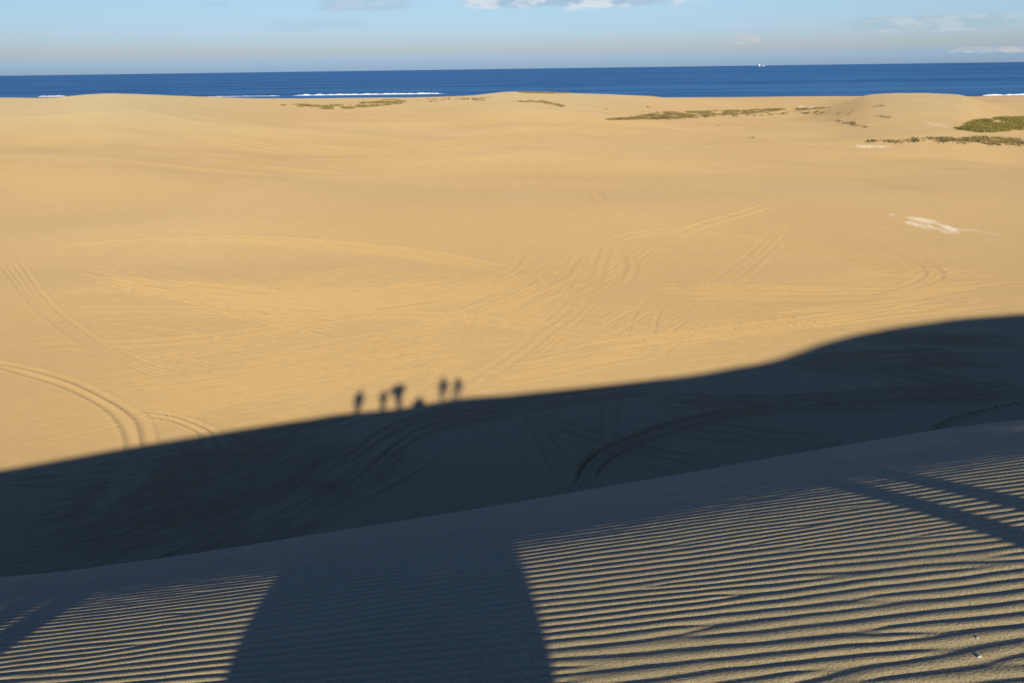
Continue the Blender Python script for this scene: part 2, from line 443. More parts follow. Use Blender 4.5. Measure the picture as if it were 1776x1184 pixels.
# footprints climbing out of the shade on the right
fp = [(1764, 699), (1752, 702), (1741, 703), (1729, 706), (1718, 709), (1707, 711), (1699, 713), (1689, 716), (1683, 718), (1670, 721), (1662, 724), (1650, 727),
      (1646, 731), (1638, 733), (1634, 736), (1627, 738), (1640, 737), (1630, 742), (1622, 745), (1655, 723), (1675, 716)]
for a in cast([f[0] for f in fp], [f[1] for f in fp]):
    m = (abs(X[:, :NF] - a[0]) < .6) & (abs(Y[:, :NF] - a[1]) < .6)
    ii, jj = np.nonzero(m)
    ex = (X[ii, jj] - a[0]); ey = (Y[ii, jj] - a[1])
    dd = np.hypot(ex * .8 + ey * .5, (ey * .8 - ex * .5) * 1.2) / .14
    DZ[ii, jj] += -.08 * np.exp(-dd ** 4) + .03 * np.exp(-((dd - 1.4) / .4) ** 2)
Z[:, :NF] += np.clip(DZ, -.2, .12)
# soft unevenness of the hollow
mR = (R[:, None] > 24) & (R[:, None] < 460)
Z[:, :NF] += np.where(mR, .004 * perlin(Xf * .55, Yf * .55, 61) + .05 * perlin(Xf * .16, Yf * .16, 62), 0)

# pale dried patches
pale = np.zeros((NR, NT), np.float32)


def patch(poly, st):
    P = cast([p[0] for p in poly], [p[1] for p in poly])[:, :2]
    lo = P.min(0) - 2; hi = P.max(0) + 2
    m = (Xf > lo[0]) & (Xf < hi[0]) & (Yf > lo[1]) & (Yf < hi[1]); ii, jj = np.nonzero(m)
    gx = Xf[ii, jj]; gy = Yf[ii, jj]
    inside = np.zeros(len(gx), bool); dmin = np.full(len(gx), 99.)
    for a, b in zip(P, np.roll(P, -1, 0)):
        c = ((a[1] > gy) != (b[1] > gy)) & (gx < (b[0] - a[0]) * (gy - a[1]) / (b[1] - a[1] + 1e-9) + a[0]); inside ^= c
        e = b - a; t = np.clip(((gx - a[0]) * e[0] + (gy - a[1]) * e[1]) / (e @ e + 1e-9), 0, 1)
        dmin = np.minimum(dmin, np.hypot(gx - a[0] - t * e[0], gy - a[1] - t * e[1]))
    sd = np.where(inside, dmin, -dmin)
    val = sstep(-.4, 1.5, sd + .9 * fbm(gx * .9, gy * .3, 71, 4))
    pale[ii, jj] = np.maximum(pale[ii, jj], val * st * (.75 + .35 * fbm(gx * 2, gy * 1, 75, 3)))


patch([(1548, 372), (1575, 373), (1610, 379), (1650, 391), (1670, 400), (1664, 405), (1640, 399), (1610, 388), (1580, 380)], 1.)
patch([(1556, 381), (1600, 387), (1640, 395), (1664, 403), (1640, 405), (1600, 395), (1570, 389)], .75)
patch([(1668, 393), (1700, 398), (1734, 408), (1720, 409), (1690, 402)], .35)
patch([(1466, 253), (1500, 251), (1550, 254), (1530, 257), (1480, 256)], .75)
patch([(1585, 260), (1615, 261), (1600, 263)], .45)
patch([(1600, 210), (1640, 214), (1650, 222), (1610, 219)], .3)
patch([(1370, 185), (1410, 184), (1420, 188), (1385, 189)], .5)

V = np.stack([X, Y, Z + EZ], -1).reshape(-1, 3)
V = np.vstack([V, [[0, 0, float(ground(np.array([0.]), np.array([0.]))[0]) + EZ]]])
i = np.arange(NR - 1)[:, None]; j = np.arange(NT)[None]; j2 = (j + 1) % NT
Q = np.stack([i * NT + j, (i + 1) * NT + j + 0 * i, (i + 1) * NT + j2, i * NT + j2], -1).reshape(-1, 4)
j = np.arange(NT); T3 = np.stack([np.full(NT, NR * NT), j, (j + 1) % NT], -1)


def flip(a): return a[:, ::-1]


def mesh_np(name, verts, quads=None, tris=None, smooth=True):
    me = bpy.data.meshes.new(name)
    nq = 0 if quads is None else len(quads); nt = 0 if tris is None else len(tris)
    me.vertices.add(len(verts)); me.vertices.foreach_set('co', np.asarray(verts, np.float32).ravel())
    loops = np.concatenate([a.ravel() for a in (quads, tris) if a is not None]).astype(np.int32)
    me.loops.add(len(loops)); me.loops.foreach_set('vertex_index', loops)
    me.polygons.add(nq + nt)
    st = np.concatenate([np.arange(nq) * 4, nq * 4 + np.arange(nt) * 3]).astype(np.int32)
    me.polygons.foreach_set('loop_start', st)
    me.polygons.foreach_set('use_smooth', np.full(nq + nt, smooth))
    me.update(calc_edges=True); me.validate()
    return me


col = bpy.context.scene.collection


def link(name, me, mat=None, parent=None, **props):
    o = bpy.data.objects.new(name, me); col.objects.link(o)
    if mat is not None and me is not None: me.materials.append(mat)
    if parent: o.parent = parent
    for k, v_ in props.items(): o[k] = v_
    return o


# ------------------------------------------------------------------ materials
def new_mat(name):
    m = bpy.data.materials.new(name); m.use_nodes = True
    nt = m.node_tree; b = nt.nodes['Principled BSDF']; return m, nt, b


def N(nt, t, **k):
    n = nt.nodes.new(t)
    for a, v_ in k.items():
        if a.startswith('i_'): n.inputs[a[2:].replace('_', ' ')].default_value = v_
        else: setattr(n, a, v_)
    return n


def simple(name, c, rough=.7, var=.12, scale=20):
    m, nt, b = new_mat(name)
    g = N(nt, 'ShaderNodeNewGeometry'); n = N(nt, 'ShaderNodeTexNoise', i_Scale=scale, i_Detail=4.)
    nt.links.new(g.outputs['Position'], n.inputs['Vector'])
    mx = N(nt, 'ShaderNodeMix', data_type='RGBA')
    mx.inputs[6].default_value = (*[a * (1 - var) for a in c], 1); mx.inputs[7].default_value = (*[min(1, a * (1 + var)) for a in c], 1)
    nt.links.new(n.outputs['Fac'], mx.inputs[0]); nt.links.new(mx.outputs[2], b.inputs['Base Color'])
    b.inputs['Roughness'].default_value = rough
    return m


def sand_mat():
    m, nt, b = new_mat('sand'); L = nt.links.new
    g = N(nt, 'ShaderNodeNewGeometry')
    big = N(nt, 'ShaderNodeTexNoise', i_Scale=.028, i_Detail=5.)
    mid = N(nt, 'ShaderNodeTexNoise', i_Scale=1.3, i_Detail=6.)
    gr = N(nt, 'ShaderNodeTexNoise', i_Scale=420., i_Detail=2.)
    for n in (big, mid, gr): L(g.outputs['Position'], n.inputs['Vector'])
    mx = N(nt, 'ShaderNodeMix', data_type='RGBA'); mx.inputs[6].default_value = (.475, .32, .143, 1); mx.inputs[7].default_value = (.59, .42, .203, 1)
    L(big.outputs['Fac'], mx.inputs[0])
    # skylight grey painted into the high crest's colour, golden sand in the hollow
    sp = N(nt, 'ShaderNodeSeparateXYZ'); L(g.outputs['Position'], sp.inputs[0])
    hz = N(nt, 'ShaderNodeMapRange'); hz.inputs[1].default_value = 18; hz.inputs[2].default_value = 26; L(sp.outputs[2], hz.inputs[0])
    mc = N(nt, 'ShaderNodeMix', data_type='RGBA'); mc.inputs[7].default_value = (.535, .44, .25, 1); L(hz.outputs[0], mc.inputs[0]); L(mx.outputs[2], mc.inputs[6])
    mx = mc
    m2 = N(nt, 'ShaderNodeMix', data_type='RGBA', blend_type='MULTIPLY'); m2.inputs[0].default_value = 1
    r = N(nt, 'ShaderNodeMapRange'); r.inputs[1].default_value = .3; r.inputs[2].default_value = .7; r.inputs[3].default_value = .965; r.inputs[4].default_value = 1.03
    L(mid.outputs['Fac'], r.inputs[0])
    L(mx.outputs[2], m2.inputs[6]); L(r.outputs[0], m2.inputs[7])
    # single grains, light quartz and dark ones
    r2 = N(nt, 'ShaderNodeMapRange'); r2.inputs[1].default_value = .3; r2.inputs[2].default_value = .72; r2.inputs[3].default_value = .62; r2.inputs[4].default_value = 1.35
    L(gr.outputs['Fac'], r2.inputs[0])
    m3 = N(nt, 'ShaderNodeMix', data_type='RGBA', blend_type='MULTIPLY'); m3.inputs[0].default_value = 1
    L(m2.outputs[2], m3.inputs[6]); L(r2.outputs[0], m3.inputs[7])
    at = N(nt, 'ShaderNodeAttribute', attribute_name='pale')
    m4 = N(nt, 'ShaderNodeMix', data_type='RGBA'); m4.inputs[7].default_value = (.80, .72, .62, 1)
    L(at.outputs['Fac'], m4.inputs[0]); L(m3.outputs[2], m4.inputs[6])
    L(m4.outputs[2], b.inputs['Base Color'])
    b.inputs['Roughness'].default_value = .95; b.inputs['Specular IOR Level'].default_value = .15
    b.inputs['Diffuse Roughness'].default_value = .8
    b1 = N(nt, 'ShaderNodeBump'); b1.inputs['Strength'].default_value = .8; b1.inputs['Distance'].default_value = .0012
    n5 = N(nt, 'ShaderNodeTexNoise', i_Scale=230., i_Detail=3.); L(g.outputs['Position'], n5.inputs['Vector'])
    L(n5.outputs['Fac'], b1.inputs['Height'])
    b2 = N(nt, 'ShaderNodeBump'); b2.inputs['Strength'].default_value = .5; b2.inputs['Distance'].default_value = .003
    n6 = N(nt, 'ShaderNodeTexNoise', i_Scale=9., i_Detail=5.); L(g.outputs['Position'], n6.inputs['Vector'])
    L(n6.outputs['Fac'], b2.inputs['Height']); L(b2.outputs[0], b1.inputs['Normal'])
    L(b1.outputs[0], b.inputs['Normal'])
    return m


me = mesh_np('sand', V, quads=flip(Q), tris=flip(T3))
at = me.attributes.new('pale', 'FLOAT', 'POINT')
at.data.foreach_set('value', np.concatenate([pale.ravel(), [0]]).astype(np.float32))
# faces must look up
if me.polygons[0].normal.z < 0: me.flip_normals()
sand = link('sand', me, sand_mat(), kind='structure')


# ------------------------------------------------------------------ sea
def sea_mat():
    m, nt, b = new_mat('water'); L = nt.links.new
    g = N(nt, 'ShaderNodeNewGeometry')
    mp = N(nt, 'ShaderNodeMapping'); mp.inputs['Scale'].default_value = (.006, .035, 1); L(g.outputs['Position'], mp.inputs[0])
    n = N(nt, 'ShaderNodeTexNoise', i_Scale=1., i_Detail=8., i_Roughness=.62); L(mp.outputs[0], n.inputs['Vector'])
    mp2 = N(nt, 'ShaderNodeMapping'); mp2.inputs['Scale'].default_value = (.0006, .006, 1); L(g.outputs['Position'], mp2.inputs[0])
    n2 = N(nt, 'ShaderNodeTexNoise', i_Scale=1., i_Detail=5.); L(mp2.outputs[0], n2.inputs['Vector'])
    r = N(nt, 'ShaderNodeValToRGB'); e = r.color_ramp.elements
    e[0].position = .45; e[0].color = (.003, .075, .20, 1); e[1].position = .50; e[1].color = (.008, .135, .32, 1)
    s3 = e = r.color_ramp.elements.new(.565); s3.color = (.06, .25, .45, 1)
    mp3 = N(nt, 'ShaderNodeMapping'); mp3.inputs['Scale'].default_value = (.00007, .0011, 1); L(g.outputs['Position'], mp3.inputs[0])
    n3 = N(nt, 'ShaderNodeTexNoise', i_Scale=1., i_Detail=6.); L(mp3.outputs[0], n3.inputs['Vector'])
    ad = N(nt, 'ShaderNodeMath', operation='ADD'); ml = N(nt, 'ShaderNodeMath', operation='MULTIPLY'); ml.inputs[1].default_value = .34
    ml2 = N(nt, 'ShaderNodeMath', operation='MULTIPLY'); ml2.inputs[1].default_value = .36
    L(n.outputs['Fac'], ml.inputs[0]); L(n2.outputs['Fac'], ml2.inputs[0]); L(ml.outputs[0], ad.inputs[0]); L(ml2.outputs[0], ad.inputs[1])
    ml3 = N(nt, 'ShaderNodeMath', operation='MULTIPLY_ADD'); ml3.inputs[1].default_value = .30; L(n3.outputs['Fac'], ml3.inputs[0]); L(ad.outputs[0], ml3.inputs[2])
    L(ml3.outputs[0], r.inputs[0]); L(r.outputs[0], b.inputs['Base Color'])
    b.inputs['Roughness'].default_value = .42; b.inputs['Specular IOR Level'].default_value = .4; b.inputs['IOR'].default_value = 1.33
    bp = N(nt, 'ShaderNodeBump'); bp.inputs['Strength'].default_value = .6; bp.inputs['Distance'].default_value = 3.
    L(n.outputs['Fac'], bp.inputs['Height']); L(bp.outputs[0], b.inputs['Normal'])
    return m


nr, na = 60, 140
rr = np.concatenate([np.geomspace(620, 3000, 44), np.geomspace(3400, 70000, 16)]); aa = np.linspace(-1.2, 1.2, na)
vx = rr[:, None] * np.sin(aa); vy = rr[:, None] * np.cos(aa); vz = 0 * vx
i = np.arange(len(rr) - 1)[:, None]; j = np.arange(na - 1)[None]
q4 = np.stack([i * na + j, i * na + j + 1, (i + 1) * na + j + 1, (i + 1) * na + j], -1).reshape(-1, 4)
wm = mesh_np('water', np.stack([vx, vy, vz], -1).reshape(-1, 3), quads=q4)
if wm.polygons[0].normal.z < 0: wm.flip_normals()
link('water', wm, sea_mat(), kind='structure')

foam = simple('foam', (.8, .82, .84), .8, .1, .5)


def breaker(px0, px1, py, h, label, seed):
    """white water of one breaking wave, a rolled front with froth trailing behind it"""
    dd = ray([px0, px1], [py, py + (px0 - px1) * .0136]); P = dd * (EZ / -dd[:, 2])[:, None]
    a, b = P[0, :2], P[1, :2]; Ln = np.hypot(*(b - a)); T = (b - a) / Ln; Nn = np.array([-T[1], T[0]])
    nu = int(Ln / .8); nv = 30
    u = np.linspace(0, 1, nu)[:, None]; w_ = np.linspace(0, 1, nv)[None]
    end = sstep(0, .12, u) * sstep(0, .10, 1 - u)
    ht = h * end * (.75 + .5 * perlin(u * Ln / 9, u * 0 + seed, seed) + .3 * perlin(u * Ln / 2.5, u * 0, seed + 1))
    ht = np.maximum(ht, .08 * end)
    prof_ = np.interp(w_, [0, .06, .15, .25, .45, 1], [0, .75, 1., .7, .25, .05])
    depth = 14. * (.6 + .5 * perlin(u * Ln / 14, u * 0 + 5, seed + 2)) * (.3 + .7 * end)
    z = ht * prof_ * (1 + .3 * perlin(u * Ln / 1.5 + 0 * w_, w_ * 7 + 0 * u, seed + 3)) + .03
    bend = 6 * perlin(u * Ln / 70, 0 * u, seed + 5)
    px = a[0] + T[0] * u * Ln + Nn[0] * (w_ * depth + bend); py_ = a[1] + T[1] * u * Ln + Nn[1] * (w_ * depth + bend)
    V_ = np.stack([px, py_, z], -1).reshape(-1, 3)
    i = np.arange(nu - 1)[:, None]; j = np.arange(nv - 1)[None]
    q_ = np.stack([i * nv + j, (i + 1) * nv + j, (i + 1) * nv + j + 1, i * nv + j + 1], -1).reshape(-1, 4)
    # ragged froth at the back
    cx = V_[q_].mean(1); wq = (w_ + 0 * i).ravel() if False else np.broadcast_to(w_[:, :-1], (nu - 1, nv - 1)).ravel()
    keep = fbm(cx[:, 0] / 4, cx[:, 1] / 2.5, seed + 9, 3) > (wq * 1.3 - .9)
    m_ = mesh_np('breaking_wave', V_, quads=q_[keep])
    link('breaking_wave', m_, foam, label=label, category='wave')


breaker(500, 776, 166.5, 1.8, 'long white breaking wave left of centre beyond the sand', 3)
breaker(350, 492, 168.6, .8, 'thin low line of foam between the rounded left dune and the long white wave', 12)
breaker(64, 116, 168.2, 1.5, 'short white breaking wave at far left beside the rounded dune top', 5)
breaker(1700, 1840, 166.5, 1.6, 'white breaking wave at the right edge behind the right-hand dune', 8)

# ------------------------------------------------------------------ ship on the horizon
dd = ray(1321, 112)[0]; sd = 18000.; sx, sy = dd[0] / dd[1] * sd, sd
white = simple('ship_white', (.85, .86, .87), .5, .04, 1); hullm = simple('ship_hull', (.10, .17, .27), .6, .1, 1)
ship = link('ship', None, label='tiny white ship with two white deckhouses on the horizon right of centre', category='ship')
ship.location = (sx, sy, 0); ship.scale = (4, 4, 4)


def box_mesh(name, boxes, taper=0., bevel=.03):
    import bmesh
    bm = bmesh.new()
    for (cx, cy, cz, lx, ly, lz, tp) in boxes:
        r = bmesh.ops.create_cube(bm, size=1)
        for v_ in r['verts']:
            k = 1 - tp if v_.co.z > 0 else 1
            v_.co = Vector((cx + v_.co.x * lx * k, cy + v_.co.y * ly * k, cz + v_.co.z * lz))
    if bevel:
        bmesh.ops.bevel(bm, geom=bm.edges[:], offset=bevel, segments=1, affect='EDGES')
    me = bpy.data.meshes.new(name); bm.to_mesh(me); bm.free(); return me


def hull_mesh():
    st = [(-16, .2, 3.2), (-14, 2.4, 2.6), (-6, 3.2, 2.2), (6, 3.2, 2.2), (12, 2.0, 2.8), (17, .15, 3.8)]
    V_ = []; F_ = []
    for x_, hw, top in st:
        V_ += [(x_, -hw, top), (x_, -hw * .7, -.6), (x_, hw * .7, -.6), (x_, hw, top)]
    for k in range(len(st) - 1):
        for a in range(4): F_.append((k * 4 + a, (k + 1) * 4 + a, (k + 1) * 4 + (a + 1) % 4, k * 4 + (a + 1) % 4))
    F_ += [(0, 1, 2, 3), tuple(len(V_) - 4 + a for a in (3, 2, 1, 0))]
    me = bpy.data.meshes.new('hull'); me.from_pydata(V_, [], F_); me.update(); return me


link('hull', hull_mesh(), hullm, ship)
link('deckhouse', box_mesh('deckhouse', [(-9.5, 0, 5.2, 5, 5, 6, .1), (-9.5, 0, 9.6, 4, 4, 3, .3)], bevel=.1), white, ship)
link('deckhouse', box_mesh('deckhouse', [(9.5, 0, 4.6, 3.6, 4.4, 5, .2)], bevel=.1), white, ship)
link('mast', box_mesh('mast', [(0, 0, 6.6, .3, .3, 9, .5)], bevel=.02), white, ship)

# ------------------------------------------------------------------ grass
def grass_mat(name, c1, c2):
    m, nt, b = new_mat(name)
    g = N(nt, 'ShaderNodeNewGeometry'); n = N(nt, 'ShaderNodeTexNoise', i_Scale=.6, i_Detail=5.)
    nt.links.new(g.outputs['Position'], n.inputs['Vector'])
    r = N(nt, 'ShaderNodeValToRGB'); r.color_ramp.elements[0].position = .38; r.color_ramp.elements[1].position = .62
    r.color_ramp.elements[0].color = (*c1, 1); r.color_ramp.elements[1].color = (*c2, 1)
    nt.links.new(n.outputs['Fac'], r.inputs[0]); nt.links.new(r.outputs[0], b.inputs['Base Color'])
    b.inputs['Roughness'].default_value = .7
    return m


g_green = grass_mat('dune_grass_green', (.15, .13, .022), (.30, .24, .055))
g_dry = grass_mat('dune_grass_dry', (.18, .14, .04), (.38, .28, .10))
g_dark = grass_mat('dune_grass_dark', (.10, .085, .03), (.28, .20, .08))


def grass(pts, h, label, mat, blades=9, spread=.35, wid=.06):
    """tufts at picture points: blades standing on the sand"""
    P = cast([p[0] for p in pts], [p[1] for p in pts], 60)
    n = len(P); rg = np.random.default_rng(len(pts))
    B = np.repeat(P, blades, 0); k = len(B)
    off = rg.normal(size=(k, 2)) * spread
    bx = B[:, 0] + off[:, 0]; by = B[:, 1] + off[:, 1]
    bz = ground(bx, by) - .03 + EZ
    sc = np.repeat(rg.uniform(.5, 1.25, n), blades)
    hh = h * sc * rg.uniform(.6, 1.2, k); a = rg.uniform(0, 6.283, k); w_ = wid * sc
    lx = np.cos(a) * hh * .35 + rg.normal(size=k) * .05; ly = np.sin(a) * hh * .35
    b2 = a + 1.57 + rg.normal(size=k) * .4
    v0 = np.c_[bx - np.cos(b2) * w_, by - np.sin(b2) * w_, bz]; v1 = np.c_[bx + np.cos(b2) * w_, by + np.sin(b2) * w_, bz]
    v2 = np.c_[bx + lx * .5 + np.cos(b2) * w_ * .7, by + ly * .5 + np.sin(b2) * w_ * .7, bz + hh * .65]
    v3 = np.c_[bx + lx, by + ly, bz + hh]
    V_ = np.stack([v0, v1, v2, v3], 1).reshape(-1, 3); f = np.arange(k)[:, None] * 4 + np.array([[0, 1, 2, 3]])
    m_ = mesh_np('grass', V_, quads=f, smooth=False)
    link('grass', m_, mat, label=label, category='grass', kind='stuff')


def inpoly(poly, n, seed, noise=.0, sc=(30, 6)):
    rg = np.random.default_rng(seed); P = np.array(poly, float); out = []
    lo, hi = P.min(0), P.max(0)
    while len(out) < n:
        g = rg.uniform(lo, hi, (n * 3, 2)); ins = np.zeros(len(g), bool)
        for a, b in zip(P, np.roll(P, -1, 0)):
            ins ^= ((a[1] > g[:, 1]) != (b[1] > g[:, 1])) & (g[:, 0] < (b[0] - a[0]) * (g[:, 1] - a[1]) / (b[1] - a[1] + 1e-9) + a[0])
        if noise: ins &= perlin(g[:, 0] / sc[0], g[:, 1] / sc[1], seed) + .6 * perlin(g[:, 0] / sc[0] * 3, g[:, 1] / sc[1] * 2.5, seed + 1) > -1 + noise
        out += g[ins].tolist()
    return out[:n]


grass(inpoly([(484, 183), (520, 181), (560, 182), (600, 183), (640, 176), (680, 173), (720, 175), (700, 180), (640, 186), (600, 190), (560, 190), (520, 186)], 1500, 1, 1.0, (26, 3)),
      .45, 'straw coloured grass on the sand below the long white wave', g_dry)
grass(inpoly([(700, 175), (760, 171), (780, 169), (850, 168), (840, 175), (800, 176), (740, 178)], 120, 2, 1.1, (20, 3)), .5,
      'thin dark grass scattered just left of the central dune top', g_dark, blades=6)
grass(inpoly([(892, 159.5), (920, 159), (990, 161), (985, 163), (930, 162.5), (900, 161)], 420, 3, .6, (20, 3)), .45,
      'olive grass fringe along the top of the central dune', g_dry, wid=.06)
grass(inpoly([(886, 177), (910, 174.5), (940, 175), (980, 184), (975, 186), (935, 178), (900, 177.5)], 220, 4, .8, (15, 3)), .4,
      'curved line of short grass below the central dune top', g_dry, blades=7)
grass(inpoly([(1050, 208), (1100, 205), (1140, 196), (1200, 194), (1280, 191), (1370, 188), (1440, 187), (1400, 191), (1300, 197), (1240, 201), (1150, 206), (1090, 208)], 3000, 5, .9, (30, 4)),
      .45, 'long olive brown grass streak right of centre in the far sand', g_dry)
grass(inpoly([(1080, 206), (1160, 203), (1260, 199), (1400, 194), (1450, 192), (1390, 199), (1270, 203), (1140, 208)], 170, 6, 1.1, (10, 4)),
      .6, 'dark tufts along the lower edge of the long grass streak', g_dark, blades=12, spread=.5)
grass(inpoly([(1655, 224), (1690, 212), (1740, 205), (1800, 203), (1830, 222), (1776, 225), (1720, 229), (1690, 229)], 5200, 7, .72, (30, 6)),
      .5, 'dense green grass bank at the right edge of the far sand', g_green, wid=.07)
grass(inpoly([(1480, 246), (1560, 243), (1620, 240), (1700, 239), (1800, 240), (1800, 254), (1730, 252), (1650, 248), (1560, 247)], 150, 8, 1.25, (14, 4)),
      .45, 'sparse brown tufts in front of the dense green bank', g_dark, blades=10, spread=.5)
grass(inpoly([(1620, 240), (1700, 238), (1776, 242), (1800, 250), (1700, 247), (1640, 244)], 330, 9, 1.05, (30, 4)),
      .35, 'thin yellow green grass between the brown tufts and the green bank', g_dry)
grass(inpoly([(1445, 208), (1480, 212), (1515, 222), (1490, 221), (1460, 214)], 36, 10, 1.0, (12, 4)), .4,
      'small diagonal line of brown tufts left of the right-hand dune', g_dark, blades=9)
grass(inpoly([(1385, 193), (1480, 196), (1475, 199), (1400, 200)], 50, 11, .9, (12, 4)), .4,
      'few dark tufts at the right end of the long grass streak', g_dark, blades=10, spread=.5)
grass([(1520, 185), (1526, 184), (1531, 185), (1524, 202), (1530, 203), (1537, 204), (1542, 205)] * 2, .4,
      'two tiny dark tufts on the side of the right-hand dune', g_dark, blades=10, spread=.6)
grass([(1306, 240), (1052, 190), (1125, 187), (1116, 194), (1246, 219), (1215, 216)], .45,
      'lone dark tufts dotted on open sand right of centre', g_dark, blades=14, spread=.35)
grass(inpoly([(1686, 162.5), (1700, 161.5), (1720, 165), (1690, 164)], 60, 12, .8, (12, 4)), .4,
      'short grass on the skyline at the right-hand dune', g_dry, blades=8)

# ------------------------------------------------------------------ shells on the ripples
shellm = simple('shell_white', (.86, .84, .80), .35, .05, 900)
zidx = lambda a: float(np.interp(0, [0, 1], [0, 0]))


def surf_z(x_, y_):
    r_ = math.hypot(x_, y_); t_ = math.atan2(x_, y_)
    i_ = int(np.clip(np.searchsorted(R, r_), 1, NR - 1)); j_ = int(np.clip(np.searchsorted(fa, t_), 1, NF - 1))
    return float(Z[i_, j_]) + EZ


def shell(px, py, size, label):
    import bmesh
    p = near_hit([px], [py])[0]
    bm = bmesh.new(); bmesh.ops.create_uvsphere(bm, u_segments=16, v_segments=10, radius=1)
    for v_ in bm.verts:
        x_, y_, z_ = v_.co
        a = math.atan2(y_, x_); rb = 1 + .06 * math.cos(9 * a)
        v_.co = Vector((x_ * rb * size, y_ * .75 * rb * size, (max(z_, -.15) * .5 + .12 * x_) * size))
    me = bpy.data.meshes.new('shell'); bm.to_mesh(me); bm.free()
    for f in me.polygons: f.use_smooth = True
    o = link('shell', me, shellm, label=label, category='shell')
    o.location = (p[0], p[1], surf_z(p[0], p[1]) + size * .1); o.rotation_euler = (-.5, .2, .6)


shell(1698, 1141, .0034, 'white shell chip on the near ripples at bottom right')
shell(1695, 1108, .0022, 'tiny cream shell chip lying above the white one at bottom right')

# ------------------------------------------------------------------ the people on the crest whose shadows fall below
skin = simple('skin', (.55, .36, .27), .6, .05, 40)
hairm = simple('hair', (.02, .015, .012), .6, .2, 80)
cloth = {k: simple(k, c, .9, .12, 60) for k, c in dict(navy_cloth=(.03, .04, .09), grey_cloth=(.16, .16, .17), red_cloth=(.35, .05, .04),
         olive_cloth=(.12, .12, .06), denim=(.07, .11, .2), black_cloth=(.02, .02, .022), beige_cloth=(.4, .33, .24)).items()}
cam_black = simple('camera_black', (.02, .02, .02), .4, .1, 100)


def skinned(name, verts, edges, radii, mat, parent, sub=2):
    me = bpy.data.meshes.new(name); me.from_pydata(verts, edges, []); me.update()
    o = link(name, me, mat, parent)
    sm = o.modifiers.new('skin', 'SKIN'); sm.use_smooth_shade = True
    for k, r_ in enumerate(radii):
        sv = me.skin_vertices[0].data[k]; sv.radius = r_ if isinstance(r_, tuple) else (r_, r_); sv.use_root = (k == 0)
    ss = o.modifiers.new('sub', 'SUBSURF'); ss.levels = sub; ss.render_levels = sub
    return o


